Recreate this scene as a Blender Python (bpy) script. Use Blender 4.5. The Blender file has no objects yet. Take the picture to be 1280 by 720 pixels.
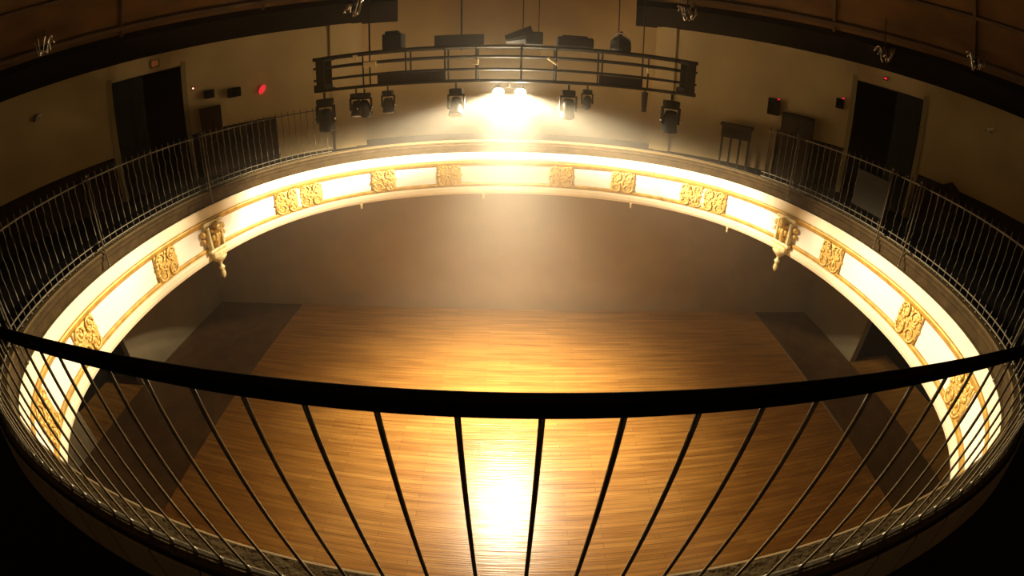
import bpy, bmesh, math, random
import numpy as np
from mathutils import Vector, Matrix
random.seed(7)
C = bpy.context.scene.collection
PI = math.pi
EYE = 1.65

# ------------------------------------------------------------------ materials
def mat(name, col, rough=.6, metal=0., noise=0., nscale=8., bump=0., bscale=40., col2=None, emit=None, estr=0.):
    m = bpy.data.materials.new(name); m.use_nodes = True
    nt = m.node_tree; b = nt.nodes['Principled BSDF']
    b.inputs['Base Color'].default_value = (*col, 1)
    b.inputs['Roughness'].default_value = rough
    b.inputs['Metallic'].default_value = metal
    tc = nt.nodes.new('ShaderNodeTexCoord')
    if noise or col2:
        n = nt.nodes.new('ShaderNodeTexNoise'); n.inputs['Scale'].default_value = nscale; n.inputs['Detail'].default_value = 5
        nt.links.new(tc.outputs['Object'], n.inputs['Vector'])
        r = nt.nodes.new('ShaderNodeValToRGB'); c2 = col2 or tuple(c*(1-noise) for c in col)
        r.color_ramp.elements[0].color = (*c2, 1); r.color_ramp.elements[0].position = .35
        r.color_ramp.elements[1].color = (*col, 1); r.color_ramp.elements[1].position = .65
        nt.links.new(n.outputs['Fac'], r.inputs['Fac']); nt.links.new(r.outputs['Color'], b.inputs['Base Color'])
    if bump:
        n = nt.nodes.new('ShaderNodeTexNoise'); n.inputs['Scale'].default_value = bscale
        nt.links.new(tc.outputs['Object'], n.inputs['Vector'])
        bp = nt.nodes.new('ShaderNodeBump'); bp.inputs['Strength'].default_value = bump; bp.inputs['Distance'].default_value = .02
        nt.links.new(n.outputs['Fac'], bp.inputs['Height']); nt.links.new(bp.outputs['Normal'], b.inputs['Normal'])
    if name in ('grey_board', 'dark_panelling', 'shaded_soffit', 'dark_upholstery', 'worn_ledge_wood', 'ledge_nosing', 'black_fixture', 'truss_paint', 'handrail_paint', 'gallery_carpet', 'kerb_slabs', 'black_void', 'door_paint'):
        b.inputs['Specular IOR Level'].default_value = .12
    if emit:
        b.inputs['Emission Color'].default_value = (*emit, 1); b.inputs['Emission Strength'].default_value = estr
    return m

M = {}
M['wall'] = mat('gallery_plaster', (.68, .48, .21), .9, noise=.18, nscale=.7, bump=.2, bscale=12)
M['lower_wall'] = mat('lower_plaster', (.34, .28, .17), .9, noise=.15, nscale=.8)
M['back_wall'] = mat('back_plaster', (.50, .38, .24), .95, noise=.15, nscale=.8)
M['dado'] = mat('dark_panelling', (.045, .028, .014), .6, noise=.3, nscale=5)
M['soffit_shade'] = mat('shaded_soffit', (.006, .005, .004), .9)  # near-black colour stands in for shade on the unlit gallery ceiling
M['black'] = mat('black_void', (.006, .006, .005), .9)
M['door_leaf'] = mat('door_paint', (.03, .032, .022), .7)
M['door_trim'] = mat('door_trim_paint', (.36, .27, .11), .7)
M['cove'] = mat('cove_panels', (.12, .062, .018), .8, noise=.45, nscale=1.3)
M['cove_rib'] = mat('cove_ribs', (.07, .037, .013), .7, noise=.3, nscale=4)
M['carpet'] = mat('gallery_carpet', (.012, .008, .006), .95, noise=.4, nscale=40)
M['ledge'] = mat('worn_ledge_wood', (.15, .10, .042), .7, noise=.25, nscale=7, bump=.3, bscale=30)
M['nosing'] = mat('ledge_nosing', (.055, .034, .012), .6, noise=.4, nscale=6, bump=.25, bscale=20)
M['cream'] = mat('cream_plaster', (.86, .74, .53), .6, noise=.07, nscale=3)
M['panel'] = mat('ivory_panel', (.88, .83, .72), .65, noise=.03, nscale=2)
M['gold'] = mat('gilding', (.80, .52, .14), .42, metal=.25, noise=.35, nscale=30)
M['gold_dark'] = mat('gilded_moulding', (.60, .36, .07), .45, metal=.25, noise=.35, nscale=6)
M['console'] = mat('cream_gilt', (.88, .74, .38), .45, metal=.1, noise=.3, nscale=14)
M['iron'] = mat('black_iron', (.22, .18, .11), .4, metal=.3, noise=.3, nscale=30, bump=.1, bscale=60)
M['iron_worn'] = mat('worn_iron', (.14, .115, .07), .55, metal=.3, noise=.55, nscale=25)
M['handrail'] = mat('handrail_paint', (.009, .007, .005), .85, noise=.3, nscale=30)
M['fixture'] = mat('black_fixture', (.012, .011, .009), .65)
M['truss'] = mat('truss_paint', (.018, .015, .011), .6)
M['chrome'] = mat('chrome', (.8, .75, .65), .2, metal=1)
M['tag'] = mat('pale_tag', (.75, .62, .34), .5)
M['lensglass'] = mat('lens_glass', (.25, .24, .2), .08)
M['lamp'] = mat('lit_lens', (1, .9, .7), .3, emit=(1, .86, .58), estr=120)
M['red'] = mat('red_lamp', (.6, .02, .03), .3, emit=(1, .03, .05), estr=.75)
M['pink'] = mat('pink_led', (.7, .3, .25), .3, emit=(1, .35, .25), estr=3)
M['orange'] = mat('exit_face', (.5, .2, .05), .4, emit=(.9, .25, .05), estr=.06)
M['board'] = mat('grey_board', (.022, .02, .014), .7, noise=.2, nscale=3)
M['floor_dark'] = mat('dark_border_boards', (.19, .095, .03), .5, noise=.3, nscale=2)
M['tape'] = mat('pale_floor_tape', (.40, .30, .18), .6)
M['cable'] = mat('dark_cable', (.07, .06, .04), .6)
M['seat'] = mat('dark_upholstery', (.05, .03, .015), .8)

# floorboards run across the room (along x); glossy varnish
def floor_mat():
    m = bpy.data.materials.new('varnished_boards'); m.use_nodes = True
    nt = m.node_tree; b = nt.nodes['Principled BSDF']; N = nt.nodes.new; L = nt.links.new
    tc = N('ShaderNodeTexCoord')
    br = N('ShaderNodeTexBrick'); br.inputs['Scale'].default_value = 1
    br.inputs['Brick Width'].default_value = 1.9; br.inputs['Row Height'].default_value = .12; br.inputs['Mortar Size'].default_value = .004
    br.inputs['Color1'].default_value = (.54, .25, .048, 1); br.inputs['Color2'].default_value = (.66, .33, .07, 1); br.inputs['Mortar'].default_value = (.20, .09, .025, 1)
    br.offset = .37
    L(tc.outputs['Object'], br.inputs['Vector'])
    mp = N('ShaderNodeMapping'); mp.inputs['Scale'].default_value = (.55, 9, 1); L(tc.outputs['Object'], mp.inputs['Vector'])
    n = N('ShaderNodeTexNoise'); n.inputs['Scale'].default_value = 1; n.inputs['Detail'].default_value = 6; L(mp.outputs['Vector'], n.inputs['Vector'])
    r = N('ShaderNodeValToRGB'); r.color_ramp.elements[0].color = (.62, .55, .48, 1); r.color_ramp.elements[0].position = .35
    r.color_ramp.elements[1].color = (1.1, 1.1, 1.1, 1); r.color_ramp.elements[1].position = .65; L(n.outputs['Fac'], r.inputs['Fac'])
    mx = N('ShaderNodeMix'); mx.data_type = 'RGBA'; mx.blend_type = 'MULTIPLY'; mx.inputs['Factor'].default_value = .8
    L(br.outputs['Color'], mx.inputs['A']); L(r.outputs['Color'], mx.inputs['B']); L(mx.outputs['Result'], b.inputs['Base Color'])
    rr = N('ShaderNodeMapRange'); rr.inputs['To Min'].default_value = .26; rr.inputs['To Max'].default_value = .42; L(n.outputs['Fac'], rr.inputs['Value']); L(rr.outputs['Result'], b.inputs['Roughness'])
    bp = N('ShaderNodeBump'); bp.inputs['Strength'].default_value = 1; bp.inputs['Distance'].default_value = .006
    mp2 = N('ShaderNodeMapping'); mp2.inputs['Scale'].default_value = (.8, 34, 1); L(tc.outputs['Object'], mp2.inputs['Vector'])
    n2 = N('ShaderNodeTexNoise'); n2.inputs['Scale'].default_value = 1; n2.inputs['Detail'].default_value = 2; L(mp2.outputs['Vector'], n2.inputs['Vector'])
    b.inputs['Coat Weight'].default_value = 1; b.inputs['Coat Roughness'].default_value = .28; L(n2.outputs['Fac'], bp.inputs['Height']); L(bp.outputs['Normal'], b.inputs['Normal']); L(bp.outputs['Normal'], b.inputs['Coat Normal'])
    return m
M['floor'] = floor_mat()

# stone kerb with joints between slabs (UV: u = metres along the ring)
def kerb_mat():
    m = bpy.data.materials.new('kerb_slabs'); m.use_nodes = True
    nt = m.node_tree; b = nt.nodes['Principled BSDF']; N = nt.nodes.new; L = nt.links.new
    tc = N('ShaderNodeTexCoord'); br = N('ShaderNodeTexBrick'); br.inputs['Scale'].default_value = 1
    br.inputs['Brick Width'].default_value = .34; br.inputs['Row Height'].default_value = 2.; br.inputs['Mortar Size'].default_value = .006; br.offset = 0
    br.inputs['Color1'].default_value = (.50, .38, .22, 1); br.inputs['Color2'].default_value = (.42, .31, .17, 1); br.inputs['Mortar'].default_value = (.03, .022, .012, 1)
    L(tc.outputs['UV'], br.inputs['Vector']); L(br.outputs['Color'], b.inputs['Base Color'])
    b.inputs['Roughness'].default_value = .75
    return m
M['kerb'] = kerb_mat()

# ------------------------------------------------------------------ object helpers
def link(name, bm, m, parent=None, smooth=False):
    me = bpy.data.meshes.new(name); bmesh.ops.recalc_face_normals(bm, faces=bm.faces[:]); bm.to_mesh(me); bm.free()
    if smooth:
        for p in me.polygons: p.use_smooth = True
    o = bpy.data.objects.new(name, me); C.objects.link(o); me.materials.append(M[m] if isinstance(m, str) else m)
    if parent: o.parent = parent
    return o
def empty(name, loc=(0, 0, 0), rz=0):
    o = bpy.data.objects.new(name, None); C.objects.link(o); o.location = loc; o.rotation_euler = (0, 0, rz); o.empty_display_size = .1
    return o
def tag(o, label, cat, group=None):
    o['label'] = label; o['category'] = cat
    if group: o['group'] = group
    return o
def struct(o, label=None):
    o['kind'] = 'structure'
    if label: o['label'] = label
    return o
def box(bm, c, s, rot=None, bev=0):
    r = bmesh.ops.create_cube(bm, size=1)
    bmesh.ops.scale(bm, vec=s, verts=r['verts'])
    if bev:
        es = list({e for v in r['verts'] for e in v.link_edges})
        rb = bmesh.ops.bevel(bm, geom=es, offset=bev, segments=2, affect='EDGES', profile=.5); vs = list({v for f in rb['faces'] for v in f.verts} | {v for v in r['verts'] if v.is_valid})
    else: vs = r['verts']
    if rot is not None: bmesh.ops.rotate(bm, cent=(0, 0, 0), matrix=rot, verts=vs)
    bmesh.ops.translate(bm, vec=c, verts=vs)
def tube(bm, a, b, r, seg=8, r2=None):
    a, b = Vector(a), Vector(b); d = b-a
    q = d.to_track_quat('Z', 'Y').to_matrix().to_4x4()
    bmesh.ops.create_cone(bm, cap_ends=True, segments=seg, radius1=r, radius2=r if r2 is None else r2, depth=d.length, matrix=Matrix.Translation((a+b)/2) @ q)
def path(bm, pts, r, seg=6):
    pts = [Vector(p) for p in pts]; rings = []
    for i, p in enumerate(pts):
        d = (pts[min(i+1, len(pts)-1)]-pts[max(i-1, 0)]).normalized()
        q = d.to_track_quat('Z', 'Y') if math.hypot(d.x, d.y) > 1e-4 else Matrix.Identity(3).to_quaternion(); rr = r[i] if isinstance(r, (list, tuple)) else r
        rings.append([bm.verts.new(p + q @ Vector((rr*math.cos(2*PI*k/seg), rr*math.sin(2*PI*k/seg), 0))) for k in range(seg)])
    for i in range(len(rings)-1):
        for k in range(seg):
            bm.faces.new((rings[i][k], rings[i][(k+1) % seg], rings[i+1][(k+1) % seg], rings[i+1][k]))
    bm.faces.new(rings[0][::-1]); bm.faces.new(rings[-1])
def ball(bm, c, r, sc=(1, 1, 1), u=10, v=7):
    q = bmesh.ops.create_uvsphere(bm, u_segments=u, v_segments=v, radius=r)
    bmesh.ops.scale(bm, vec=sc, verts=q['verts']); bmesh.ops.translate(bm, vec=c, verts=q['verts'])
def lathe(bm, prof, seg=12, c=(0, 0, 0)):
    rings = [[bm.verts.new((c[0]+max(r, .0005)*math.cos(2*PI*k/seg), c[1]+max(r, .0005)*math.sin(2*PI*k/seg), c[2]+z)) for k in range(seg)] for r, z in prof]
    for i in range(len(rings)-1):
        for k in range(seg): bm.faces.new((rings[i][k], rings[i][(k+1) % seg], rings[i+1][(k+1) % seg], rings[i+1][k]))
    bm.faces.new(rings[0][::-1]); bm.faces.new(rings[-1])
def copy_thing(root):
    r = root.copy(); C.objects.link(r)
    for ch in list(root.children):
        c = ch.copy(); C.objects.link(c); c.parent = r
        for g in ch.children:
            d = g.copy(); C.objects.link(d); d.parent = c
    return r
def pol(az, r, z):            # azimuth in degrees clockwise from +y
    a = math.radians(az); return Vector((r*math.sin(a), r*math.cos(a), z))

# ------------------------------------------------------------------ the oval of the balcony
NT = 1440
T = np.linspace(0, 2*PI, NT+1)
RX = 6.36546*np.cos(T)+.28528*np.sin(2*T)-.19784*np.cos(3*T)+.009
RY = 5.41943*np.sin(T)-.6624*np.cos(2*T)+.31573*np.sin(3*T)+5.0473
DX, DY = -6.36546*np.sin(T)+.57056*np.cos(2*T)+.59352*np.sin(3*T), 5.41943*np.cos(T)+1.3248*np.sin(2*T)+.94719*np.cos(3*T)
LL = np.hypot(DX, DY); NX, NY = DY/LL, -DX/LL
def rp(t, off=0., z=0.):      # t in degrees
    f = (t % 360)/360*NT; i = int(f) % NT; w = f-int(f); j = i+1
    g = lambda A: A[i]*(1-w)+A[j]*w
    return Vector((g(RX)+off*g(NX), g(RY)+off*g(NY), z))
def tang(t):                  # angle that turns local +x along the ring and local -y to the inside of the opening
    a, b = rp(t-.3), rp(t+.3); d = b-a
    return math.atan2(d.y, d.x)+PI
BX, BY = RX+.05*NX, RY+.05*NY
S = np.concatenate([[0], np.cumsum(np.hypot(np.diff(BX), np.diff(BY)))])
def s2t(s): return float(np.degrees(np.interp(s, S, T)))
def t2s(t): return float(np.interp(math.radians(t), T, S))

def sweep(name, prof, m, parent=None, t0=0., t1=360., step=1.5, smooth=False, closed=False):
    bm = bmesh.new(); uv = bm.loops.layers.uv.new('UVMap')
    full = abs(t1-t0-360) < 1e-6; n = max(2, int(round((t1-t0)/step))); rows = []; su = []
    acc = 0; prev = None
    for i in range(n+(0 if full else 1)):
        t = t0+(t1-t0)*i/n
        rows.append([bm.verts.new(rp(t, o, z)) for o, z in prof])
        p = rp(t)
        if prev is not None: acc += (p-prev).length
        prev = p; su.append(acc)
    su.append(acc+.16); k = len(prof); hv = [0]
    for a, b in zip(prof, prof[1:]): hv.append(hv[-1]+math.hypot(a[0]-b[0], a[1]-b[1]))
    R = len(rows)
    for i in range(n):
        a, b = rows[i], rows[(i+1) % R]
        for j in range(k if closed else k-1):
            jj = (j+1) % k
            f = bm.faces.new((a[j], a[jj], b[jj], b[j]))
            us = [(su[i], hv[j]), (su[i], hv[jj]), (su[i+1], hv[jj]), (su[i+1], hv[j])]
            for lp, q in zip(f.loops, us): lp[uv].uv = q
    if closed and not full:
        bm.faces.new(rows[0]); bm.faces.new(rows[-1][::-1])
    o = link(name, bm, m, parent, smooth)
    return o

# ------------------------------------------------------------------ setting: lower hall
FZ = -6.25
XL, XR, YB, YF = -12.1, 12.3, 13.05, -3.
bm = bmesh.new(); box(bm, ((XL+XR)/2, (YB+YF)/2, FZ-.1), (XR-XL+6, YB-YF+6, .2)); struct(link('floor', bm, 'floor'), 'glossy golden floorboards of the hall below')
def wall(name, x0, x1, y0, y1, z0, z1, m, holes=()):
    """thick straight wall; holes = (a, b, zb, zt) measured along its long axis"""
    bm = bmesh.new(); alongx = (x1-x0) > (y1-y0)
    a0, a1 = (x0, x1) if alongx else (y0, y1)
    cuts = sorted({a0, a1, *[h[0] for h in holes], *[h[1] for h in holes]})
    for p, q in zip(cuts, cuts[1:]):
        hs = [h for h in holes if h[0] <= p and h[1] >= q]
        spans = [(z0, z1)] if not hs else [(s, e) for s, e in ((z0, hs[0][2]), (hs[0][3], z1)) if e-s > .001]
        for s, e in spans:
            if alongx: box(bm, ((p+q)/2, (y0+y1)/2, (s+e)/2), (q-p, y1-y0, e-s))
            else: box(bm, ((x0+x1)/2, (p+q)/2, (s+e)/2), (x1-x0, q-p, e-s))
    return struct(link(name, bm, m))
wall('wall_back', XL-.3, XR+.3, YB, YB+.3, FZ, -.62, 'back_wall')['label'] = 'hazy tan wall across the far side of the hall below'
wall('wall_left', XL-.3, XL, YF, YB, FZ, -.62, 'lower_wall', [(4.6, 7.4, FZ, -2.9)])['label'] = 'olive side wall of the hall below, left'
wall('wall_right', XR, XR+.3, YF, YB, FZ, -.62, 'lower_wall', [(3.4, 9.44, FZ, -2.0)])['label'] = 'olive side wall of the hall below with a wide dark opening'
wall('wall_front', XL-.3, XR+.3, YF-.3, YF, FZ, -.62, 'lower_wall')
for nm, x0, x1, y0, y1, h in (('wall_alcove_left', XL-2.2, XL-.3, 4.4, 7.6, -2.8), ('wall_alcove_right', XR+.3, XR+2.6, 3.2, 9.7, -1.9)):
    bm = bmesh.new(); xo = x0 if 'left' in nm else x1
    box(bm, (xo, (y0+y1)/2, (FZ+h)/2), (.1, y1-y0, h-FZ))
    for y in (y0, y1): box(bm, ((x0+x1)/2, y, (FZ+h)/2), (x1-x0, .1, h-FZ))
    box(bm, ((x0+x1)/2, (y0+y1)/2, h+.05), (x1-x0, y1-y0, .1)); struct(link(nm, bm, 'black'), 'dark recess behind the side wall')
# skirting and inlaid pale line on the dance floor
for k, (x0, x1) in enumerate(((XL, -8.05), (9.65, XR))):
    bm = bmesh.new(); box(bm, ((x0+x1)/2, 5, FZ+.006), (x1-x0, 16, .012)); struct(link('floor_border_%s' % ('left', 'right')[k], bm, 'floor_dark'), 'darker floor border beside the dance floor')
for k, (x, y0, y1) in enumerate(((-8., 12.25, 12.45), (-8., 10.6, 10.9), (9.6, 6.2, 10.4))):
    bm = bmesh.new(); box(bm, (x, (y0+y1)/2, FZ+.006), (.06, y1-y0, .012)); struct(link('trim_%d' % (k+1), bm, 'tape'), 'pale line laid into the hall floor')

# ------------------------------------------------------------------ gallery slab (annulus between the oval and the outer walls)
def slab():
    bm = bmesh.new(); n = 240; top_i, top_o, bot_i, bot_o = [], [], [], []
    for i in range(n):
        t = 360*i/n; p = rp(t, .12, -.30); d = Vector((p.x, p.y-3.5, 0)).normalized()
        o = Vector((p.x, p.y, 0))
        for _ in range(400):
            if math.hypot(o.x, o.y) > 15.6: break
            o += d*.1
        top_i.append(bm.verts.new(p)); top_o.append(bm.verts.new((o.x, o.y, -.30)))
        bot_i.append(bm.verts.new(rp(t, .12, -.62))); bot_o.append(bm.verts.new((o.x, o.y, -.62)))
    for i in range(n):
        j = (i+1) % n
        bm.faces.new((top_i[i], top_i[j], top_o[j], top_o[i])); bm.faces.new((bot_i[i], bot_o[i], bot_o[j], bot_i[j]))
        bm.faces.new((top_i[i], bot_i[i], bot_i[j], top_i[j])); bm.faces.new((top_o[i], top_o[j], bot_o[j], bot_o[i]))
    struct(link('floor_gallery', bm, 'carpet'), 'dark carpeted floor of the gallery around the oval opening')
slab()

# ------------------------------------------------------------------ balcony front
bf = tag(empty('oval_balcony', (0, 5, -.3)), 'cream and gold plaster front of the oval balcony, brightly lit all round', 'balcony')
OFF = Vector((0, -5, .3))
def bsweep(name, prof, m, **k):
    o = sweep(name, prof, m, bf, **k); o.location = OFF; return o
bsweep('ledge', [(.13, -.30), (.115, -.02), (.10, 0), (-.055, 0), (-.072, -.018)], 'ledge')['label'] = 'worn brown ledge under the railing'
bsweep('ledge_nosing', [(-.072, -.018), (-.07, -.045), (-.045, -.07), (-.04, -.12), (-.015, -.15), (.0, -.22), (.01, -.27), (-.012, -.285), (-.012, -.302)], 'nosing')['label'] = 'dark brown moulding under the ledge'
bsweep('kerb_face', [(.135, 0.002), (.15, -.02), (.165, -.10), (.20, -.30)], 'kerb')['label'] = 'dark slabs of the kerb on the gallery side'
bsweep('upper_band', [(-.012, -.302), (-.028, -.33), (-.034, -.49), (-.02, -.52), (.0, -.53)], 'cream')['label'] = 'plain cream band'
bsweep('upper_moulding', [(-.0, -.53), (-.03, -.535), (-.042, -.56), (-.03, -.60), (-.012, -.625), (.01, -.64), (.035, -.66)], 'gold_dark')['label'] = 'thin gilded moulding'
bsweep('frieze_panel', [(.035, -.655), (.04, -.90), (.05, -1.115)], 'panel')['label'] = 'ivory panelled frieze'
bsweep('lower_moulding', [(.05, -1.11), (.015, -1.115), (-.002, -1.14), (.002, -1.185), (.03, -1.20)], 'gold_dark')['label'] = 'thin gilded moulding'
bsweep('lower_band', [(.03, -1.20), (.012, -1.215), (-.0, -1.26), (.004, -1.34), (.03, -1.40), (.075, -1.425), (.12, -1.43), (.30, -1.40), (.34, -.62)], 'cream')['label'] = 'plain cream band curving to the underside'

def plaque_bm(w, h, seed):
    rnd = random.Random(seed); bm = bmesh.new()
    box(bm, (0, .0, 0), (w*1.0, .07, h*.86), bev=.012)
    # scrolled acanthus relief: spirals and leaves
    for sx in (-1, 1):
        for sz in (-1, 1):
            pts = []; rr = []
            for k in range(22):
                a = k*.55; r = w*.215*(1-k/26)
                pts.append((sx*(w*.235+r*math.cos(a)), -.037-.012*math.sin(k*.3), sz*(h*.24+r*math.sin(a)))); rr.append(.022-.0005*k)
            path(bm, pts, rr, 6)
    for k in range(30):
        x, z = rnd.uniform(-.5, .5)*w, rnd.uniform(-.48, .48)*h
        ball(bm, (x*.95, -.035, z*.86), rnd.uniform(.02, .042), (1.1, .8, rnd.uniform(.7, 1.6)), 8, 5)
    for k in range(9):
        a = k/9*2*PI
        ball(bm, (w*.5*math.cos(a), -.0, h*.5*math.sin(a)*.93), .045, (1, .6, 1), 8, 5)
    return bm
def put(o, t, off, z):
    p = rp(t, off, z)+OFF; o.location = p; o.rotation_euler = (0, 0, tang(t)); return o
pl = [link('gilded_plaque', plaque_bm(.60, .58, k), 'gold', bf, True) for k in range(2)]
pts_ = [(193.3, 0), (171.2, 1), (139.8, 0), (133.6, 1), (116.5, 0), (102.8, 1), (80.8, 0), (68.3, 1), (52.6, 0), (47.0, 1), (16.2, 0), (355.0, 1), (337., 0), (213., 1), (232., 0), (310., 1)]
used = set()
for t, k in pts_:
    o = pl[k]
    if k in used: o = o.copy(); C.objects.link(o)
    used.add(k); put(o, t, .03, -.89)
for t in (136.7, 49.8):
    bm = bmesh.new(); box(bm, (0, 0, 0), (.10, .05, .44), bev=.012); put(link('panel_stile', bm, 'cream', bf), t, .02, -.89)['label'] = 'cream upright between two gilded plaques'
def console(t):
    root = link('console_bracket', (lambda bm: (
        box(bm, (0, .05, .245), (.46, .20, .07), bev=.015), box(bm, (0, .07, -.01), (.36, .12, .46), bev=.02),
        box(bm, (-.15, -.02, -.02), (.05, .10, .42), bev=.015), box(bm, (.15, -.02, -.02), (.05, .10, .42), bev=.015),
        box(bm, (0, .03, -.27), (.42, .20, .07), bev=.02), bm)[-1])(bmesh.new()), 'console', bf)
    put(root, t, -.05, -.89); root.scale = (1.15, 1.1, 1.12); root['label'] = 'gilded bracket with scrolls and a hanging drop'
    bm = bmesh.new()                                          # scrolls
    pts = []; rr = []
    for k in range(40):
        u = k/39
        if u < .4: a = PI*1.6*(1-u/.4)+PI/2; r = .035+.05*u/.4; y, z = -.10+r*math.cos(a), .14+r*math.sin(a)
        else: v = (u-.4)/.6; y, z = -.10+.09*v+.03*math.sin(v*PI*2), .21-.42*v
        pts.append((0, y, z)); rr.append(.05)
    path(bm, pts, rr, 8)
    for s in (-1, 1):
        ball(bm, (.06*s, -.06, .10), .05); ball(bm, (.07*s, -.05, -.03), .04, (1, 1, 1.8)); ball(bm, (.24*s, .03, .08), .06); ball(bm, (.25*s, .03, -.04), .045)
    link('scroll', bm, 'gold', root, True)
    bm = bmesh.new(); box(bm, (0, .02, -.36), (.34, .20, .12), bev=.03); lathe(bm, [(.15, -.40), (.16, -.44), (.11, -.49), (.06, -.53), (.035, -.56), (.03, -.60), (.06, -.63), (.065, -.66), (.035, -.70), (.045, -.73), (.055, -.77), (.045, -.82), (.015, -.86), (.0, -.88)], 12, (0, .02, 0))
    link('drop_finial', bm, 'console', root, True)
for t in (159.2, 28.2): console(t)
for t in (66., 42.8, 96., 122.):
    bm = bmesh.new(); lathe(bm, [(.04, 0), (.045, -.03), (.02, -.06), (.035, -.09), (.03, -.12), (.0, -.15)], 10)
    put(link('small_drop', bm, 'console', bf, True), t, .08, -1.415)['label'] = 'small turned drop under the balcony edge'

# dark cable hanging across the frieze
a, b = rp(62.5, -.10, -.60), rp(58.8, -.06, -1.2)
bm = bmesh.new(); path(bm, [a+Vector((0, 0, .25)), a, a*.75+b*.25+Vector((0, 0, -.10)), a*.45+b*.55+Vector((0, 0, -.08)), b], .006, 5)
tag(link('cable', bm, 'cable'), 'thin dark cable hanging down across the ivory frieze, right of centre', 'cable')

# ------------------------------------------------------------------ railing
BZ0, BZ1 = .0, 1.10
def spiral_rod(bm, h, r, wav=.004, spike=False):
    pts = []; n = 12
    for k in range(n+1):
        z = max(.006, h*k/n); pts.append((wav*math.sin(k*1.9), wav*math.cos(k*1.4), z))
    if spike:
        pts += [(0, 0, h+.03), (0, 0, h+.055), (0, 0, h+.10)]; rr = [r]*(n+1)+[r*1.9, r*1.5, r*.3]
    else: rr = [r]*(n+1)
    path(bm, pts, rr, 6)
def base_cup(bm):
    lathe(bm, [(.018, .003), (.018, .012), (.011, .022), (.0085, .04)], 8)
def railing(t0, t1, label, ss, near, group='railing sections around the oval opening'):
    mid = (t0+t1)/2; base = rp(mid, .05, 0)
    root = tag(empty('balcony_railing', base), label, 'railing', group)
    def part(name, bm, m, smooth=False):
        o = link(name, bm, m, root, smooth); o.location = -base; return o
    def rail(name, off, z, w, h, m):
        o = sweep(name, [(off-w/2, z-h/2), (off-w/2, z+h*.3), (off-w*.3, z+h/2), (off+w*.3, z+h/2), (off+w/2, z+h*.3), (off+w/2, z-h/2)], m, root, t0, t1, 1., False, True); o.location = -base; return o
    if near:
        rail('handrail', .05, 1.117, .044, .030, 'handrail')['label'] = 'thick dark handrail with a flat top'
    else:
        rail('top_rail', .05, 1.09, .028, .022, 'iron_worn')
        rail('middle_rail', .05, .14, .022, .016, 'iron_worn')
    rail('bottom_rail', .05, .045 if not near else .012, .03, .014, 'iron')
    bms = bmesh.new(); spiral_rod(bms, BZ1-.005 if near else 1.08, (.0068 if near else .0085), .0 if near else .006, not near); base_cup(bms)
    proto = link('baluster', bms, 'iron' if near else 'iron_worn', root, True)
    for i, s in enumerate(ss):
        o = proto
        if i: o = proto.copy(); C.objects.link(o)
        t = s2t(s); o.location = rp(t, .05, 0)-base; o.rotation_euler = (0, 0, tang(t)+random.uniform(-.5, .5) + (random.choice((0, PI)) if not near else 0))
    if not near:
        for t in ((t1-.3,) if t0 < 200 and t0 > 100 else (t0+.3,)):
            bm = bmesh.new(); tube(bm, (0, 0, -.22), (0, 0, 1.13), .015, 8); ball(bm, (0, 0, 1.16), .026); tube(bm, (0, .0, 1.09), (0, .14, 1.09), .008, 6); tube(bm, (0, 0, .14), (0, .14, .14), .008, 6); ball(bm, (0, 0, -.22), .024)
            o = link('post', bm, 'iron_worn', root, True); tt = t
            o.location = rp(tt, -.105, 0)-base; o.rotation_euler = (0, 0, tang(tt))
    return root
near_s = [28.717+.1545*k for k in range(10)]+[28.717+.1545*9+.193*k for k in range(1, 7)]
near_s = [28.22, 28.37, 28.54]+near_s
lo = 28.22; hi = near_s[-1]
while lo-.155 > t2s(213.5): lo -= .155; near_s.insert(0, lo)
while hi+.17 < t2s(326.5): hi += .17; near_s.append(hi)
railing(213, 327, 'near curved railing with thick dark handrail crossing the whole picture below the eye', near_s, True)
def ss(t0, t1):
    a, b = t2s(t0), t2s(t1); n = int(round((b-a)/.154)); return [a+(b-a)*(k+.5)/n for k in range(n)]
railing(127.5, 158.6, 'farthest railing section on the left, between the left doorway and the truss end', ss(127.5, 158.6), False)
railing(159, 184.3, 'railing section on the left side between two posts, below the wall beside the left doorway', ss(159, 184.3), False)
railing(184.7, 212.6, 'railing section at the left edge where it curves back towards the thick handrail', ss(184.7, 212.6), False)
railing(327.4, 359.9, 'railing section at the right edge where it curves back towards the thick handrail', ss(327.4, 359.9), False)
railing(.2, 6., 'short railing section on the right between two posts, right of the grey board', ss(.2, 6.), False)
railing(6.5, 28.3, 'railing section on the right that carries the grey board, before the right doorway', ss(6.4, 28.3), False)
railing(28.7, 37.2, 'last railing section on the far right, ending short of the lit haze', ss(28.7, 37.2), False)

# grey board on the railing
bt = 11.0; bm = bmesh.new(); box(bm, (0, 0, 0), (.86, .03, .66), bev=.008); 
o = link('notice_board', bm, 'board'); o.location = rp(bt, -.02, .60); o.rotation_euler = (0, 0, tang(bt)); tag(o, 'plain dark grey board fixed to the railing in front of the right doorway', 'board')

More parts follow.
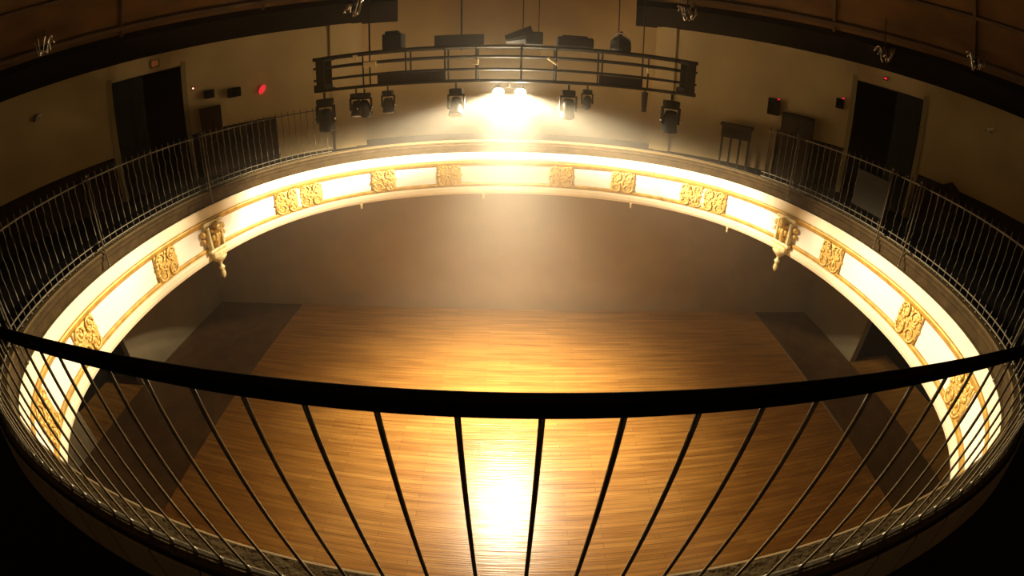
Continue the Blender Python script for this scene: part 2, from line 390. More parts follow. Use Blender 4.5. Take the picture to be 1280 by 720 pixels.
# ------------------------------------------------------------------ gallery wall: round, with a recess in the middle and two doorways
RW = 13.3; ZC = 3.45
def arc_wall(name, az0, az1, r, z0, z1, m, holes=(), th=.25, step=1.5):
    """holes: (az0, az1, ztop)"""
    bm = bmesh.new(); az = sorted({az0, az1, *[h[0] for h in holes], *[h[1] for h in holes], *np.arange(az0, az1, step).tolist()})
    az = [a for a in az if az0 <= a <= az1]
    def quad_box(a, b, s, e):
        v = [bm.verts.new(pol(x, rr, z)) for z in (s, e) for x, rr in ((a, r), (b, r), (b, r+th), (a, r+th))]
        for f in ((0, 1, 2, 3), (7, 6, 5, 4), (0, 4, 5, 1), (1, 5, 6, 2), (2, 6, 7, 3), (3, 7, 4, 0)): bm.faces.new([v[i] for i in f])
    for a, b in zip(az, az[1:]):
        if b-a < 1e-4: continue
        h = [q for q in holes if q[0] <= a+1e-5 and q[1] >= b-1e-5]
        if h: quad_box(a, b, h[0][2], z1)
        else: quad_box(a, b, z0, z1)
    bmesh.ops.remove_doubles(bm, verts=bm.verts[:], dist=1e-4)
    return struct(link(name, bm, m))
DL, DR = (-51.6, -42.7, 2.98), (43.5, 52.1, 2.98)
arc_wall('wall_round_left', -180, -19.8, RW, -.30, 3.7, 'wall', [DL])['label'] = 'dim ochre plaster wall of the gallery, left half'
arc_wall('wall_round_right', 18.0, 180, RW, -.30, 3.7, 'wall', [DR])['label'] = 'dim ochre plaster wall of the gallery, right half'
arc_wall('wall_recess', -21.5, 19.6, RW+1.1, -.30, 5.2, 'wall')['label'] = 'back of the central recess behind the lighting truss'
for k, (az, s) in enumerate(((-19.8, -1), (18.0, 1))):
    bm = bmesh.new(); p, q = pol(az+s*.05, RW+.0, 0), pol(az+s*.05, RW+1.15, 0); d = (q-p); mid = (p+q)/2
    box(bm, (mid.x, mid.y, 2.2), (d.length, .1, 5.), Matrix.Rotation(0, 3, 'Z')) if False else None
    n = Vector((d.y, -d.x, 0)).normalized()*.08
    v = [bm.verts.new(Vector((w.x, w.y, z))) for z in (-.3, 5.) for w in (p-n, q-n, q+n, p+n)]
    for f in ((0, 1, 2, 3), (7, 6, 5, 4), (0, 4, 5, 1), (1, 5, 6, 2), (2, 6, 7, 3), (3, 7, 4, 0)): bm.faces.new([v[i] for i in f])
    struct(link('wall_reveal_%s' % ('left', 'right')[k], bm, 'wall'), 'side of the central recess')
    o = arc_wall('trim_%d' % (k+4), *((-23.6, -20.9) if s < 0 else (18.3, 20.2)), RW-.12, -.30, ZC, 'wall', th=.12); o['label'] = 'shallow pilaster beside the central recess'
# dark dado, split by the doorways
dl = 6
for a, b in ((-120, DL[0]-.9), (DL[1]+.5, -31), (34, DR[0]-.5), (DR[1]+.9, 120)):
    o = arc_wall('trim_%d' % dl, a, b, RW-.05, -.30, .93, 'dado', th=.05); o['label'] = 'dark wooden panelling along the foot of the gallery wall'; dl += 1
    bm = bmesh.new(); n = int((b-a)/1.5)
    path(bm, [pol(a+(b-a)*i/n, RW-.065, .94) for i in range(n+1)], .028, 6); struct(link('trim_%d' % dl, bm, 'dado'), 'cap moulding of the dark panelling'); dl += 1

# doors
def door(idx, az0, az1, zt, leaf_az, label):
    root = struct(empty('door_%d' % idx, pol((az0+az1)/2, RW, -.3)), label); B = -root.location
    def part(n, bm, m): o = link(n, bm, m, root); o.location = B; return o
    bm = bmesh.new()                                    # frame around the opening
    for a in (az0, az1):
        s = -1 if a == az0 else 1
        v = [bm.verts.new(pol(x, r, z)) for z in (-.3, zt+.10) for x, r in ((a, RW-.06), (a+s*.65, RW-.06), (a+s*.65, RW+.02), (a, RW+.02))]
        for f in ((0, 1, 2, 3), (7, 6, 5, 4), (0, 4, 5, 1), (1, 5, 6, 2), (2, 6, 7, 3), (3, 7, 4, 0)): bm.faces.new([v[i] for i in f])
    part('door_frame', bm, 'door_trim')
    bm = bmesh.new(); a, b = leaf_az                       # one leaf stands closed, panelled
    p, q = pol(a, RW+.12, 0), pol(b, RW+.12, 0); d = q-p; W = d.length; ang = math.atan2(d.y, d.x); mid = (p+q)/2
    R3 = Matrix.Rotation(ang, 3, 'Z'); nrm = Vector((-d.y, d.x, 0)).normalized()*(1 if Vector((-d.y, d.x, 0)).dot(-mid) > 0 else -1)
    box(bm, (mid.x, mid.y, (zt-.3)/2), (W, .05, zt+.3), R3)
    for zz, hh in ((.45, .8), (1.75, 1.5)):
        for ww in (-.24, .24):
            c = mid+d.normalized()*W*ww+nrm*.03; box(bm, (c.x, c.y, zz), (W*.36, .02, hh), R3, bev=.008)
    leaf = part('door_leaf', bm, 'door_leaf'); leaf['label'] = 'dark olive panelled leaf'
    bm = bmesh.new(); c = mid+d.normalized()*W*(.42 if idx == 2 else .42)+nrm*.06; ball(bm, c+Vector((0, 0, .8)), .03); h = link('door_handle', bm, 'chrome', leaf)
    bm = bmesh.new()                                      # dark lobby behind
    m0, m1 = az0-.8, az1+.8
    for s, e, r0, r1 in ((m0, m0+.3, RW+.26, RW+2.6), (m1-.3, m1, RW+.26, RW+2.6), (m0, m1, RW+2.6, RW+2.7)):
        v = [bm.verts.new(pol(x, r, z)) for z in (-.3, zt+.3) for x, r in ((s, r0), (e, r0), (e, r1), (s, r1))]
        for f in ((0, 1, 2, 3), (7, 6, 5, 4), (0, 4, 5, 1), (1, 5, 6, 2), (2, 6, 7, 3), (3, 7, 4, 0)): bm.faces.new([v[i] for i in f])
    v = [bm.verts.new(pol(x, r, zt+.3)) for x, r in ((m0, RW+.26), (m1, RW+.26), (m1, RW+2.7), (m0, RW+2.7))]; bm.faces.new(v)
    v = [bm.verts.new(pol(x, r, -.29)) for x, r in ((m0, RW+.26), (m1, RW+.26), (m1, RW+2.7), (m0, RW+2.7))]; bm.faces.new(v)
    part('lobby', bm, 'black')
door(1, *DL, (-51.55, -47.6), 'tall dark double doorway in the gallery wall, left')
door(2, *DR, (48.7, 52.05), 'tall dark double doorway in the gallery wall, right')

# ------------------------------------------------------------------ ceiling: gallery soffit with shade in its colour, panelled cove, flat centre
RI = 9.9
bm = bmesh.new(); n = 120; A, B_, C_, D_ = [], [], [], []
for i in range(n):
    a = 360*i/n
    A.append(bm.verts.new(pol(a, RI, ZC))); B_.append(bm.verts.new(pol(a, RW+.3, ZC))); C_.append(bm.verts.new(pol(a, RI, ZC+.16))); D_.append(bm.verts.new(pol(a, RW+.3, ZC+.16)))
def in_recess(i): a = (360*(i+.5)/n+180) % 360-180; return -15.2 < a < 14.8
for i in range(n):
    j = (i+1) % n
    if in_recess(i): continue
    bm.faces.new((A[i], A[j], B_[j], B_[i])); bm.faces.new((C_[i], D_[i], D_[j], C_[j])); bm.faces.new((A[i], C_[i], C_[j], A[j]))
    if in_recess(j): bm.faces.new((A[j], B_[j], D_[j], C_[j]))
    if in_recess(i-1): bm.faces.new((A[i], C_[i], D_[i], B_[i]))
struct(link('ceiling_gallery', bm, 'soffit_shade'), 'underside of the ceiling over the gallery, coloured near-black for its shade')
bm = bmesh.new(); prof = [(RI, ZC+.14), (9.3, ZC+.42), (8.4, ZC+.72), (7.2, ZC+1.0), (6., ZC+1.2), (3, ZC+1.3), (.01, ZC+1.35)]
rows = [[bm.verts.new(pol(360*i/n, r, z)) for i in range(n)] for r, z in prof]
for a, b in zip(rows, rows[1:]):
    for i in range(n): bm.faces.new((a[i], a[(i+1) % n], b[(i+1) % n], b[i]))
bm.verts.ensure_lookup_table(); struct(link('ceiling', bm, 'cove'), 'golden brown panelled ceiling over the middle of the hall')
bm = bmesh.new()
v0 = [bm.verts.new(pol(a, r, ZC+.95)) for r in (RI-1, RW+1.5) for a in np.linspace(-24, 22, 16)]
for i in range(15): bm.faces.new((v0[i], v0[i+1], v0[i+17], v0[i+16]))
struct(link('ceiling_recess', bm, 'wall'), 'dim ceiling over the central recess')
k0 = 14
for r, z, w in ((9.6, ZC+.22, .07), (8.3, ZC+.70, .05), (7.2, ZC+.94, .05), (6., ZC+1.15, .06)):
    bm = bmesh.new(); path(bm, [pol(360*i/96, r, z) for i in range(97)], w, 6); struct(link('trim_%d' % k0, bm, 'cove_rib'), 'ring moulding on the ceiling'); k0 += 1
for i in range(20):
    bm = bmesh.new(); path(bm, [pol(i*18+4, r, z-.02) for r, z in prof[:-1]], .05, 5); struct(link('trim_%d' % k0, bm, 'cove_rib'), 'radial rib of the panelled ceiling'); k0 += 1

# ------------------------------------------------------------------ lighting truss
TY = 9.0
tr = tag(empty('lighting_truss', (-.25, TY, 1.5)), 'long dark lighting truss hanging across the hall above the two lit lamps', 'truss')
def tpart(name, bm, m='truss', smooth=False):
    o = link(name, bm, m, tr, smooth); o.location = -tr.location; return o
X0, X1 = -4.25, 3.74
for y in (TY-.22, TY+.22):
    for z in (1.54, 1.78, 2.04, 2.25):
        bm = bmesh.new(); tube(bm, (X0, y, z), (X1, y, z), .032 if z in (1.54, 2.25) else .026, 8); tpart('chord', bm)
for k, x in enumerate((-3.11, -2.2, -1.4, -.78, 0.1, .78, 1.7, 2.66)):
    bm = bmesh.new()
    for y in (TY-.22, TY+.22): tube(bm, (x, y, 1.52), (x, y, 2.26), .018)
    for z in (1.54, 2.25): tube(bm, (x, TY-.22, z), (x, TY+.22, z), .015)
    tpart('cross_frame', bm)
for x0, x1 in ((X0, X0+.30), (X1-.24, X1)):
    bm = bmesh.new(); c = (x0+x1)/2
    for z in (1.56, 2.24): box(bm, (c, TY, z), (x1-x0, .5, .07))
    box(bm, (c, TY-.2, 1.9), (.18, .06, .7)); box(bm, (c, TY+.2, 1.9), (.18, .06, .7)); box(bm, (c-.03, TY, 1.62), (.24, .48, .12)); tpart('end_frame', bm)
bm = bmesh.new(); box(bm, (-2.35, TY-.22, 1.66), (.9, .03, .20)); box(bm, (-1.65, TY-.22, 1.66), (.5, .03, .18)); tpart('cable_tray', bm, 'fixture')
bm = bmesh.new(); box(bm, (2.1, TY-.22, 1.66), (.9, .03, .17)); tpart('cable_tray', bm, 'fixture')
bm = bmesh.new(); box(bm, (-1.15, TY+.05, 2.40), (1.0, .1, .24)); tpart('rear_panel', bm, 'truss')
for x in (-3.11, -1.13, .13, .45, 2.11, 2.66):
    bm = bmesh.new(); tube(bm, (x, TY+.235, 2.2), (x, TY+.235, 4.5), .02 if x in (-3.11, -1.13) else .012, 6); tpart('hanging_rod', bm)
for x, z, w in ((-.80, 1.93, .13), (2.69, 1.93, .13), (-3.27, 2.17, .10), (.55, 2.13, .12), (-2.95, 2.0, .28)):
    bm = bmesh.new(); box(bm, (x, TY-.25, z), (w, .03, .11), bev=.01); tpart('clamp_plate', bm, 'tag')['label'] = 'pale plate clamped on the truss'
bm = bmesh.new(); box(bm, (.72, TY-.25, 1.96), (.26, .03, .05), Matrix.Rotation(.6, 3, 'Y')); tpart('clamp_plate', bm, 'tag')

# moving head lamps under the truss (origin = clamp at the lower chord)
def moving_head(x, y, dz, sc, tilt, label):
    root = tag(empty('moving_head_lamp', (x, TY+(.22 if y > TY+.04 else -.22), 1.486)), label, 'stage lamp', 'dark stage lamps hanging under the truss')
    bm = bmesh.new(); tube(bm, (0, 0, .012), (0, 0, -.10), .02); box(bm, (0, 0, -.14), (.24, .2, .10), bev=.02); link('base', bm, 'fixture', root)
    bm = bmesh.new(); box(bm, (0, 0, -.21), (.30, .06, .04), bev=.01)
    for s in (-1, 1): box(bm, (s*.145, 0, -.34), (.03, .09, .28), bev=.01)
    link('yoke', bm, 'fixture', root)
    bm = bmesh.new(); lathe(bm, [(.03, .17), (.09, .155), (.115, .08), (.12, 0), (.125, -.10), (.135, -.16), (.135, -.19)], 16)
    R = Matrix.Rotation(tilt, 3, 'X'); bmesh.ops.rotate(bm, cent=(0, 0, 0), matrix=R, verts=bm.verts[:]); bmesh.ops.translate(bm, vec=(0, 0, -.42), verts=bm.verts[:])
    hd = link('lamp_head', bm, 'fixture', root, True)
    bm = bmesh.new(); lathe(bm, [(.0, -.20), (.06, -.205), (.11, -.195), (.122, -.185)], 16)
    bmesh.ops.rotate(bm, cent=(0, 0, 0), matrix=R, verts=bm.verts[:]); bmesh.ops.translate(bm, vec=(0, 0, -.42), verts=bm.verts[:])
    link('lens', bm, 'lensglass', hd, True)
    for s in (-1, 1):
        bm = bmesh.new(); ball(bm, (.165*s, -.02, -.42), .022); link('yoke_knob', bm, 'chrome', root)
    root.scale = (sc, sc, sc); return root
moving_head(-4.02, TY, .0, 1.35, .15, 'bulky dark moving head lamp at the left end of the truss')
moving_head(-3.45, TY+.2, .02, 1.0, -.2, 'dark moving head lamp, second from the left end of the truss')
moving_head(-3.10, TY-.15, -.1, .95, .5, 'low-hung moving head lamp with a glinting knob, third from the left')
moving_head(-2.72, TY+.1, .02, .95, -.1, 'dark moving head lamp close to the left end, fourth along the truss')
moving_head(-1.18, TY-.05, -.02, 1.1, -.5, 'moving head lamp rim-lit by the haze, left of the two lit lamps')
moving_head(1.05, TY-.05, -.02, 1.1, .3, 'moving head lamp rim-lit by the haze, right of the two lit lamps')
moving_head(1.50, TY+.2, .0, .8, .8, 'small moving head lamp just right of the rim-lit one')
moving_head(3.22, TY-.05, .02, 1.3, .1, 'bulky dark moving head lamp at the right end of the truss')
bm = bmesh.new(); tube(bm, (0, 0, 0), (0, 0, -.42), .07, 12, .05); tube(bm, (0, 0, .03), (0, 0, 0), .02)
o = link('tube_lamp', bm, 'fixture', None, True); o.location = (2.62, TY-.22, 1.482); tag(o, 'thin dark tube lamp hanging under the truss, beside the bulky right-end lamp', 'stage lamp')

# fixtures standing on the truss
def on_top(name, x, bmf, label):
    bm = bmesh.new(); bmf(bm); o = link(name, bm, 'fixture'); o.location = (x, TY, 2.28); tag(o, label, 'stage equipment', 'dark boxes standing on the truss'); return o
on_top('dimmer_box', -2.50, lambda b: (box(b, (0, 0, .17), (.42, .34, .34), bev=.03), box(b, (-.03, 0, .37), (.28, .2, .06), bev=.02)), 'dark box standing on the truss near its left end')
on_top('hooded_lamp', .20, lambda b: (tube(b, (-.42, 0, .12), (.12, 0, .24), .09, 12, .2), box(b, (.15, 0, .15), (.34, .34, .28), bev=.03)), 'wedge-shaped hooded lamp on the truss above the lit lamps')
on_top('power_box', 1.16, lambda b: (box(b, (0, 0, .11), (.74, .34, .22), bev=.04), box(b, (0, 0, .235), (.5, .2, .04), bev=.01)), 'long low dark box on the truss right of the hooded lamp')
o = on_top('cylinder_lamp', 2.11, lambda b: (lathe(b, [(.20, 0), (.22, .05), (.21, .22), (.14, .30), (.06, .34)], 16), box(b, (0, 0, .38), (.06, .06, .12))), 'rounded dark lamp with shiny curled bracket on top of the truss')
bm = bmesh.new(); path(bm, [(-.16, -.1, .33), (-.10, -.12, .40), (0, -.13, .38), (.10, -.12, .30), (.18, -.1, .24)], [.012, .022, .02, .022, .01], 6); link('bracket', bm, 'chrome', o, True)['label'] = 'shiny curled bracket'

# the lit twin lamp
tl = tag(empty('twin_blinder_lamp', (-.13, TY+.22, 1.465)), 'pair of blazing round white lamps under the middle of the truss', 'stage lamp')
bm = bmesh.new(); tube(bm, (0, 0, .03), (0, 0, -.06), .02); box(bm, (0, .03, -.07), (.60, .06, .03)); link('bracket', bm, 'fixture', tl)
for x in (-.225, .225):
    R = Matrix.Rotation(.75, 3, 'X')
    bm = bmesh.new(); lathe(bm, [(.03, .16), (.08, .14), (.11, .06), (.12, .0), (.125, -.01), (.112, -.01), (.10, .02), (.0, .03)], 16)
    bmesh.ops.rotate(bm, cent=(0, 0, 0), matrix=R.inverted(), verts=bm.verts[:]); bmesh.ops.translate(bm, vec=(x, 0, -.16), verts=bm.verts[:])
    hs = link('lamp_housing', bm, 'fixture', tl, True)
    bm = bmesh.new(); lathe(bm, [(.0, -.022), (.06, -.02), (.108, -.008), (.11, -.002)], 16)
    bmesh.ops.rotate(bm, cent=(0, 0, 0), matrix=R.inverted(), verts=bm.verts[:]); bmesh.ops.translate(bm, vec=(x, 0, -.16), verts=bm.verts[:])
    link('lens', bm, 'lamp', hs, True)['label'] = 'glowing white lens'

# ------------------------------------------------------------------ wall fittings
def at_wall(name, az, z, dr=0., r=RW):
    p = pol(az, r-dr, z); o = empty(name, p, -math.radians(az)); return o      # local -y faces the room
def speaker(az, z, w, h, label, led=None):
    o = at_wall('wall_speaker', az, z, .16); tag(o, label, 'speaker', 'small black speakers on the gallery wall')
    bm = bmesh.new(); box(bm, (0, 0, 0), (w, .26, h), bev=.02); link('cabinet', bm, 'fixture', o)
    bm = bmesh.new(); tube(bm, (0, -.125, -h*.1), (0, -.145, -h*.1), min(w, h)*.36, 16); link('speaker_cone', bm, 'black', o)
    bm = bmesh.new(); box(bm, (0, .145, 0), (.06, .05, .06)); link('wall_bracket', bm, 'fixture', o)
    if led: bm = bmesh.new(); ball(bm, (led[0], -.14, led[1]), .028, (1.3, .6, 1)); link('indicator_light', bm, 'red', o)['label'] = 'red light'
speaker(-39.3, 1.98, .30, .24, 'small black wall speaker next to the left doorway')
speaker(-36.1, 1.88, .40, .26, 'wide black wall speaker between the left doorway and the red lamp')
speaker(33.2, 1.62, .34, .48, 'upright black wall speaker with red light, right of the truss', (.13, .24))
speaker(41.6, 2.17, .24, .28, 'small black wall speaker with red light beside the right doorway', (.08, .16))
o = at_wall('red_lamp', -32.5, 1.82, .12); tag(o, 'glowing red oval lamp on the left gallery wall', 'lamp')
bm = bmesh.new(); tube(bm, (0, .108, 0), (0, .0, 0), .05, 12); link('housing', bm, 'fixture', o)
bm = bmesh.new(); ball(bm, (0, -.02, 0), .12, (.7, .3, 1.25)); bmesh.ops.rotate(bm, cent=(0, 0, 0), matrix=Matrix.Rotation(.6, 3, 'Y'), verts=bm.verts[:]); link('glass', bm, 'red', o, True)['label'] = 'glowing red glass'
o = at_wall('indicator_lamp', -41.3, 2.25, .04); tag(o, 'tiny pinkish light on the wall right beside the left doorway', 'lamp')
bm = bmesh.new(); box(bm, (0, .02, 0), (.08, .04, .10), bev=.01); link('back_box', bm, 'fixture', o)
bm = bmesh.new(); ball(bm, (0, -.015, 0), .028); link('bulb', bm, 'pink', o)
for az, z, w, lab, em in ((-45.9, 3.2, .22, 'dim orange box sign above the left doorway', 'orange'), (47.0, 3.22, .09, 'small red light box above the right doorway', 'red')):
    o = at_wall('exit_lamp', az, z, .05); tag(o, lab, 'sign')
    bm = bmesh.new(); box(bm, (0, 0, 0), (w+.04, .08, w*.8+.02), bev=.01); link('housing', bm, 'fixture', o)
    bm = bmesh.new(); box(bm, (0, -.045, 0), (w, .01, w*.75 if em == 'orange' else .05)); link('light_face', bm, em, o)
for az, z, lab in ((-61.4, 2.72, 'small pale security camera high on the left gallery wall'), (61.1, 2.82, 'small pale security camera high on the right gallery wall')):
    o = at_wall('security_camera', az, z, .12); tag(o, lab, 'camera')
    bm = bmesh.new(); tube(bm, (0, .12, 0), (0, .02, 0), .02); box(bm, (0, .11, 0), (.10, .02, .10)); link('wall_mount', bm, 'fixture', o)
    bm = bmesh.new(); tube(bm, (-.10, -.02, -.05), (.10, -.06, .05), .045, 12); link('camera_body', bm, 'cream', o, True)
    bm = bmesh.new(); tube(bm, (-.10, -.02, -.05), (-.135, -.013, -.068), .03, 12); link('camera_lens', bm, 'black', o)
o = empty('wall_speaker', (XR-.14, 10.9, -3.55), -PI/2); tag(o, 'small dark speaker on the lower right side wall, seen inside the oval', 'speaker')
bm = bmesh.new(); box(bm, (0, 0, 0), (.34, .24, .5), bev=.03); link('cabinet', bm, 'fixture', o)
bm = bmesh.new(); tube(bm, (0, -.12, -.05), (0, -.135, -.05), .12, 14); link('speaker_cone', bm, 'black', o)

# furniture on the far gallery
def cabinet(az, w, z1, label):
    o = empty('cabinet', pol(az, RW-.36, -.3), -math.radians(az)); tag(o, label, 'cabinet')
    H = z1+.3
    bm = bmesh.new(); box(bm, (0, 0, H/2), (w, .5, H), bev=.02); link('body', bm, 'dado', o)
    for s in (-1, 1):
        bm = bmesh.new(); box(bm, (s*w/4, -.26, H/2), (w*.46, .03, H*.9), bev=.008); d = link('door', bm, 'seat', o)
        bm = bmesh.new(); ball(bm, (s*.05, -.29, H/2), .018); link('knob', bm, 'chrome', d)
cabinet(-39.4, .62, 1.62, 'tall dark cabinet against the wall right of the left doorway')
cabinet(36.6, .95, 1.55, 'wide dark cabinet against the wall left of the right doorway')
o = empty('side_table', pol(28.9, RW-.75, -.3), -math.radians(28.9)); tag(o, 'dark square-legged table by the gallery wall left of the far right railing', 'table')
bm = bmesh.new(); box(bm, (0, 0, 1.17), (.95, .5, .07), bev=.01); link('table_top', bm, 'seat', o)
bm = bmesh.new(); box(bm, (0, 0, .98), (.85, .42, .32)); link('apron', bm, 'seat', o)
for sx in (-.38, -.13, .13, .38):
    bm = bmesh.new(); box(bm, (sx, -.18, .42), (.06, .06, .84)); link('leg', bm, 'seat', o)
def armchair(az, label):
    o = empty('round_back_chair', pol(az, RW-.75, -.3), -math.radians(az)); tag(o, label, 'chair')
    bm = bmesh.new(); box(bm, (0, 0, .42), (.6, .55, .16), bev=.05); link('seat', bm, 'seat', o)
    bm = bmesh.new(); path(bm, [(-.3, -.15, .75), (-.32, .1, .95), (-.22, .25, 1.25), (0, .3, 1.38), (.22, .25, 1.25), (.32, .1, .95), (.3, -.15, .75)], .06, 8); box(bm, (0, .27, .88), (.42, .07, .85), bev=.03); link('backrest', bm, 'seat', o, True)
    for sx in (-.25, .25):
        for sy in (-.22, .22): bm = bmesh.new(); tube(bm, (sx, sy, 0), (sx, sy, .36), .022); link('leg', bm, 'dado', o)
armchair(57.6, 'round-backed dark chair by the panelling right of the right doorway')

# curled brass lamps under the inner edge of the ceiling
def curl_lamp(az, el, label, r=9.15, first=[None]):
    z = EYE+r*math.tan(math.radians(el))
    if first[0] is None:
        o = empty('curled_ceiling_lamp'); first[0] = o
        bm = bmesh.new(); tube(bm, (0, 0, 0), (0, 0, .9), .012); link('rod', bm, 'fixture', o)
        bm = bmesh.new(); lathe(bm, [(.02, .06), (.07, .03), (.08, -.02), (.03, -.06)], 10); link('hub', bm, 'fixture', o, True)
        for k in range(8):
            a = k*2*PI/8; bm = bmesh.new(); p = []
            for j in range(9):
                u = j/8; rr = .05+.16*u; zz = -.04-.12*math.sin(u*PI*1.5+k)+.10*u
                p.append((rr*math.cos(a+.6*u), rr*math.sin(a+.6*u), zz))
            path(bm, p, [.008]*6+[.014, .022, .01], 6); link('arm', bm, 'chrome', o, True)
    else: o = copy_thing(first[0])
    p = pol(az, r, z); o.location = p; o.rotation_euler = (0, 0, random.uniform(0, 6)); rod = [c for c in o.children if c.name.startswith('rod')][0]
    rod.scale = (1, 1, max(.1, (ZC+.5-z)/.9)); tag(o, label, 'ceiling lamp', 'curled metal lamps under the ceiling edge'); return o
curl_lamp(-59.9, 12.0, 'curled shiny metal lamp under the ceiling at the far left of the picture')
curl_lamp(-20.6, 9.6, 'curled shiny metal lamp under the ceiling above the left end of the truss')
curl_lamp(21.4, 9.9, 'curled shiny metal lamp under the ceiling above the right end of the truss')
curl_lamp(46.6, 9.6, 'curled shiny metal lamp under the ceiling above the right doorway')
curl_lamp(58.3, 11.9, 'curled shiny metal lamp under the ceiling at the far right of the picture')

# added fill light, unseen behind the viewer, to brighten the near kerb face
o = tag(empty('fill_globe', (.6, -6.5, 3.0)), 'added dim fill light, a round ball unseen over the gallery behind the near railing', 'lamp')
bm = bmesh.new(); tube(bm, (0, 0, .12), (0, 0, .44), .012); lathe(bm, [(.05, .10), (.06, .12), (.03, .16)], 12); link('rod', bm, 'fixture', o)
M['globe'] = mat('fill_glow', (1, .9, .7), .4, emit=(1, .75, .42), estr=110/(4*PI*PI*.11*.11*PI)*1.0)
bm = bmesh.new(); ball(bm, (0, 0, 0), .11, (1, 1, 1), 20, 14); link('globe', bm, 'globe', o, True)

# ------------------------------------------------------------------ haze filling the hall
m = bpy.data.materials.new('haze_volume'); m.use_nodes = True; nt = m.node_tree; nt.nodes.clear()
ou = nt.nodes.new('ShaderNodeOutputMaterial'); vs = nt.nodes.new('ShaderNodeVolumeScatter')
vs.inputs['Color'].default_value = (1, .93, .80, 1); vs.inputs['Density'].default_value = .0015; vs.inputs['Anisotropy'].default_value = .2
nt.links.new(vs.outputs['Volume'], ou.inputs['Volume'])
# density: thin everywhere, a soft cloud hanging under the truss
g = nt.nodes.new('ShaderNodeNewGeometry'); sb = nt.nodes.new('ShaderNodeVectorMath'); sb.operation = 'SUBTRACT'; sb.inputs[1].default_value = (0, 9.2, -1.4)
ml = nt.nodes.new('ShaderNodeVectorMath'); ml.operation = 'MULTIPLY'; ml.inputs[1].default_value = (1, 1, .9)
ln = nt.nodes.new('ShaderNodeVectorMath'); ln.operation = 'LENGTH'
nt.links.new(g.outputs['Position'], sb.inputs[0]); nt.links.new(sb.outputs[0], ml.inputs[0]); nt.links.new(ml.outputs[0], ln.inputs[0])
def mth(op, a, b):
    n = nt.nodes.new('ShaderNodeMath'); n.operation = op
    for i, v in enumerate((a, b)):
        if isinstance(v, (int, float)): n.inputs[i].default_value = v
        else: nt.links.new(v, n.inputs[i])
    return n.outputs[0]
q1 = mth('DIVIDE', ln.outputs['Value'], 3.8); q2 = mth('MULTIPLY', q1, q1); q3 = mth('POWER', 2.718, mth('MULTIPLY', q2, -1.))
nt.links.new(mth('ADD', mth('MULTIPLY', q3, .036), .0008), vs.inputs['Density'])
m.cycles.volume_step_rate = .4
bm = bmesh.new(); box(bm, (0, 1, -.5), (34, 34, 12.5)); o = link('haze', bm, m); o['kind'] = 'stuff'; tag(o, 'warm stage haze filling the hall, thickest around and below the lit lamps', 'haze')

# ------------------------------------------------------------------ lights (the two lit lamps), world, camera
WARM = (1, .82, .54)
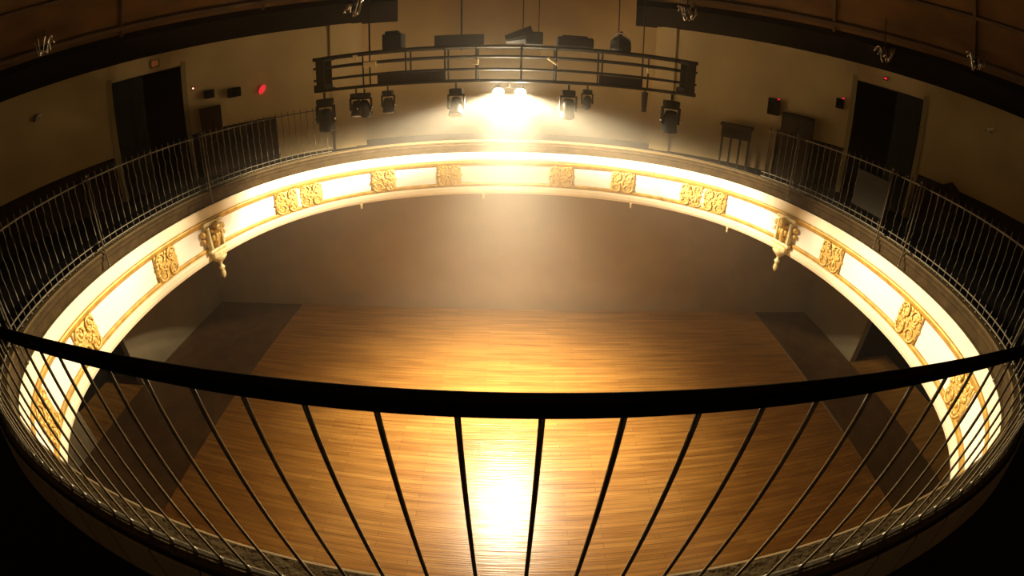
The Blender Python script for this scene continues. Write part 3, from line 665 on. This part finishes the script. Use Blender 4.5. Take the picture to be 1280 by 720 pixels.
# angular output of the two floodlights: strong core straight down, a dip, then wide side lobes (like a photometric web)
WEB = ((0., 0.), (.09, .01), (.16, .12), (.235, 1.05), (.30, 1.4), (.38, 1.25), (.48, .6), (.58, .15), (.74, .09), (.83, .36), (.90, .85), (1., 2.2))
for x in (-.363, .097):
    l = bpy.data.lights.new('lamp_beam', 'POINT'); l.energy = 2650; l.color = WARM; l.shadow_soft_size = .08; l.use_nodes = True
    nt = l.node_tree; em = nt.nodes['Emission']; N = nt.nodes.new
    tc = N('ShaderNodeTexCoord'); sx = N('ShaderNodeSeparateXYZ'); nt.links.new(tc.outputs['Normal'], sx.inputs[0])
    mm = N('ShaderNodeMath'); mm.operation = 'MULTIPLY'; mm.inputs[1].default_value = -1; nt.links.new(sx.outputs['Z'], mm.inputs[0])
    fc = N('ShaderNodeFloatCurve'); cv = fc.mapping.curves[0]
    fc.mapping.clip_max_y = 1.
    cv.points[0].location = (0, 0); cv.points[1].location = (1, WEB[-1][1]/3)
    for u, v in WEB[1:-1]: cv.points.new(u, v/3)
    fc.mapping.update(); nt.links.new(mm.outputs[0], fc.inputs['Value'])
    m2 = N('ShaderNodeMath'); m2.operation = 'MULTIPLY'; m2.inputs[1].default_value = 3; nt.links.new(fc.outputs[0], m2.inputs[0])
    nt.links.new(m2.outputs[0], em.inputs['Strength'])
    o = bpy.data.objects.new('lamp_beam', l); C.objects.link(o); o.location = (x, TY+.16, 1.24); o.rotation_euler = (-.14, 0, 0)
w = bpy.data.worlds.new('World'); bpy.context.scene.world = w; w.use_nodes = True; w.node_tree.nodes['Background'].inputs['Color'].default_value = (0, 0, 0, 1)

cd = bpy.data.cameras.new('camera'); cam = bpy.data.objects.new('camera', cd); C.objects.link(cam); bpy.context.scene.camera = cam
p, ro = .49426, .01837
fw = Vector((0, math.cos(p), -math.sin(p))); up = Vector((0, math.sin(p), math.cos(p))); rt = Vector((1, 0, 0))
r2 = rt*math.cos(ro)+up*math.sin(ro); u2 = up*math.cos(ro)-rt*math.sin(ro)
cam.matrix_world = Matrix(((r2.x, u2.x, -fw.x, 0), (r2.y, u2.y, -fw.y, 0), (r2.z, u2.z, -fw.z, EYE), (0, 0, 0, 1)))
cd.type = 'PANO'; cd.sensor_width = 36; cd.sensor_fit = 'HORIZONTAL'; cd.clip_start = .01
cy = cd.cycles if hasattr(cd, 'cycles') else cd
cy.panorama_type = 'FISHEYE_LENS_POLYNOMIAL'
q = 35.5556/500
cy.fisheye_polynomial_k0 = 0; cy.fisheye_polynomial_k1 = -.92879*q; cy.fisheye_polynomial_k2 = 0; cy.fisheye_polynomial_k3 = -.00452*q**3; cy.fisheye_polynomial_k4 = 0
cy.fisheye_fov = PI
sc = bpy.context.scene
sc.view_settings.view_transform = 'Standard'; sc.view_settings.look = 'None'; sc.view_settings.gamma = 1; sc.view_settings.use_curve_mapping = False
sc.view_settings.exposure = 0
try:
    sc.cycles.use_denoising = True; sc.cycles.use_adaptive_sampling = True; sc.cycles.adaptive_threshold = .02; sc.cycles.denoiser = 'OPENIMAGEDENOISE'
    sc.cycles.max_bounces = 10; sc.cycles.diffuse_bounces = 6; sc.cycles.volume_bounces = 1; sc.cycles.caustics_reflective = False; sc.cycles.caustics_refractive = False
    sc.cycles.sample_clamp_indirect = 8
except Exception: pass
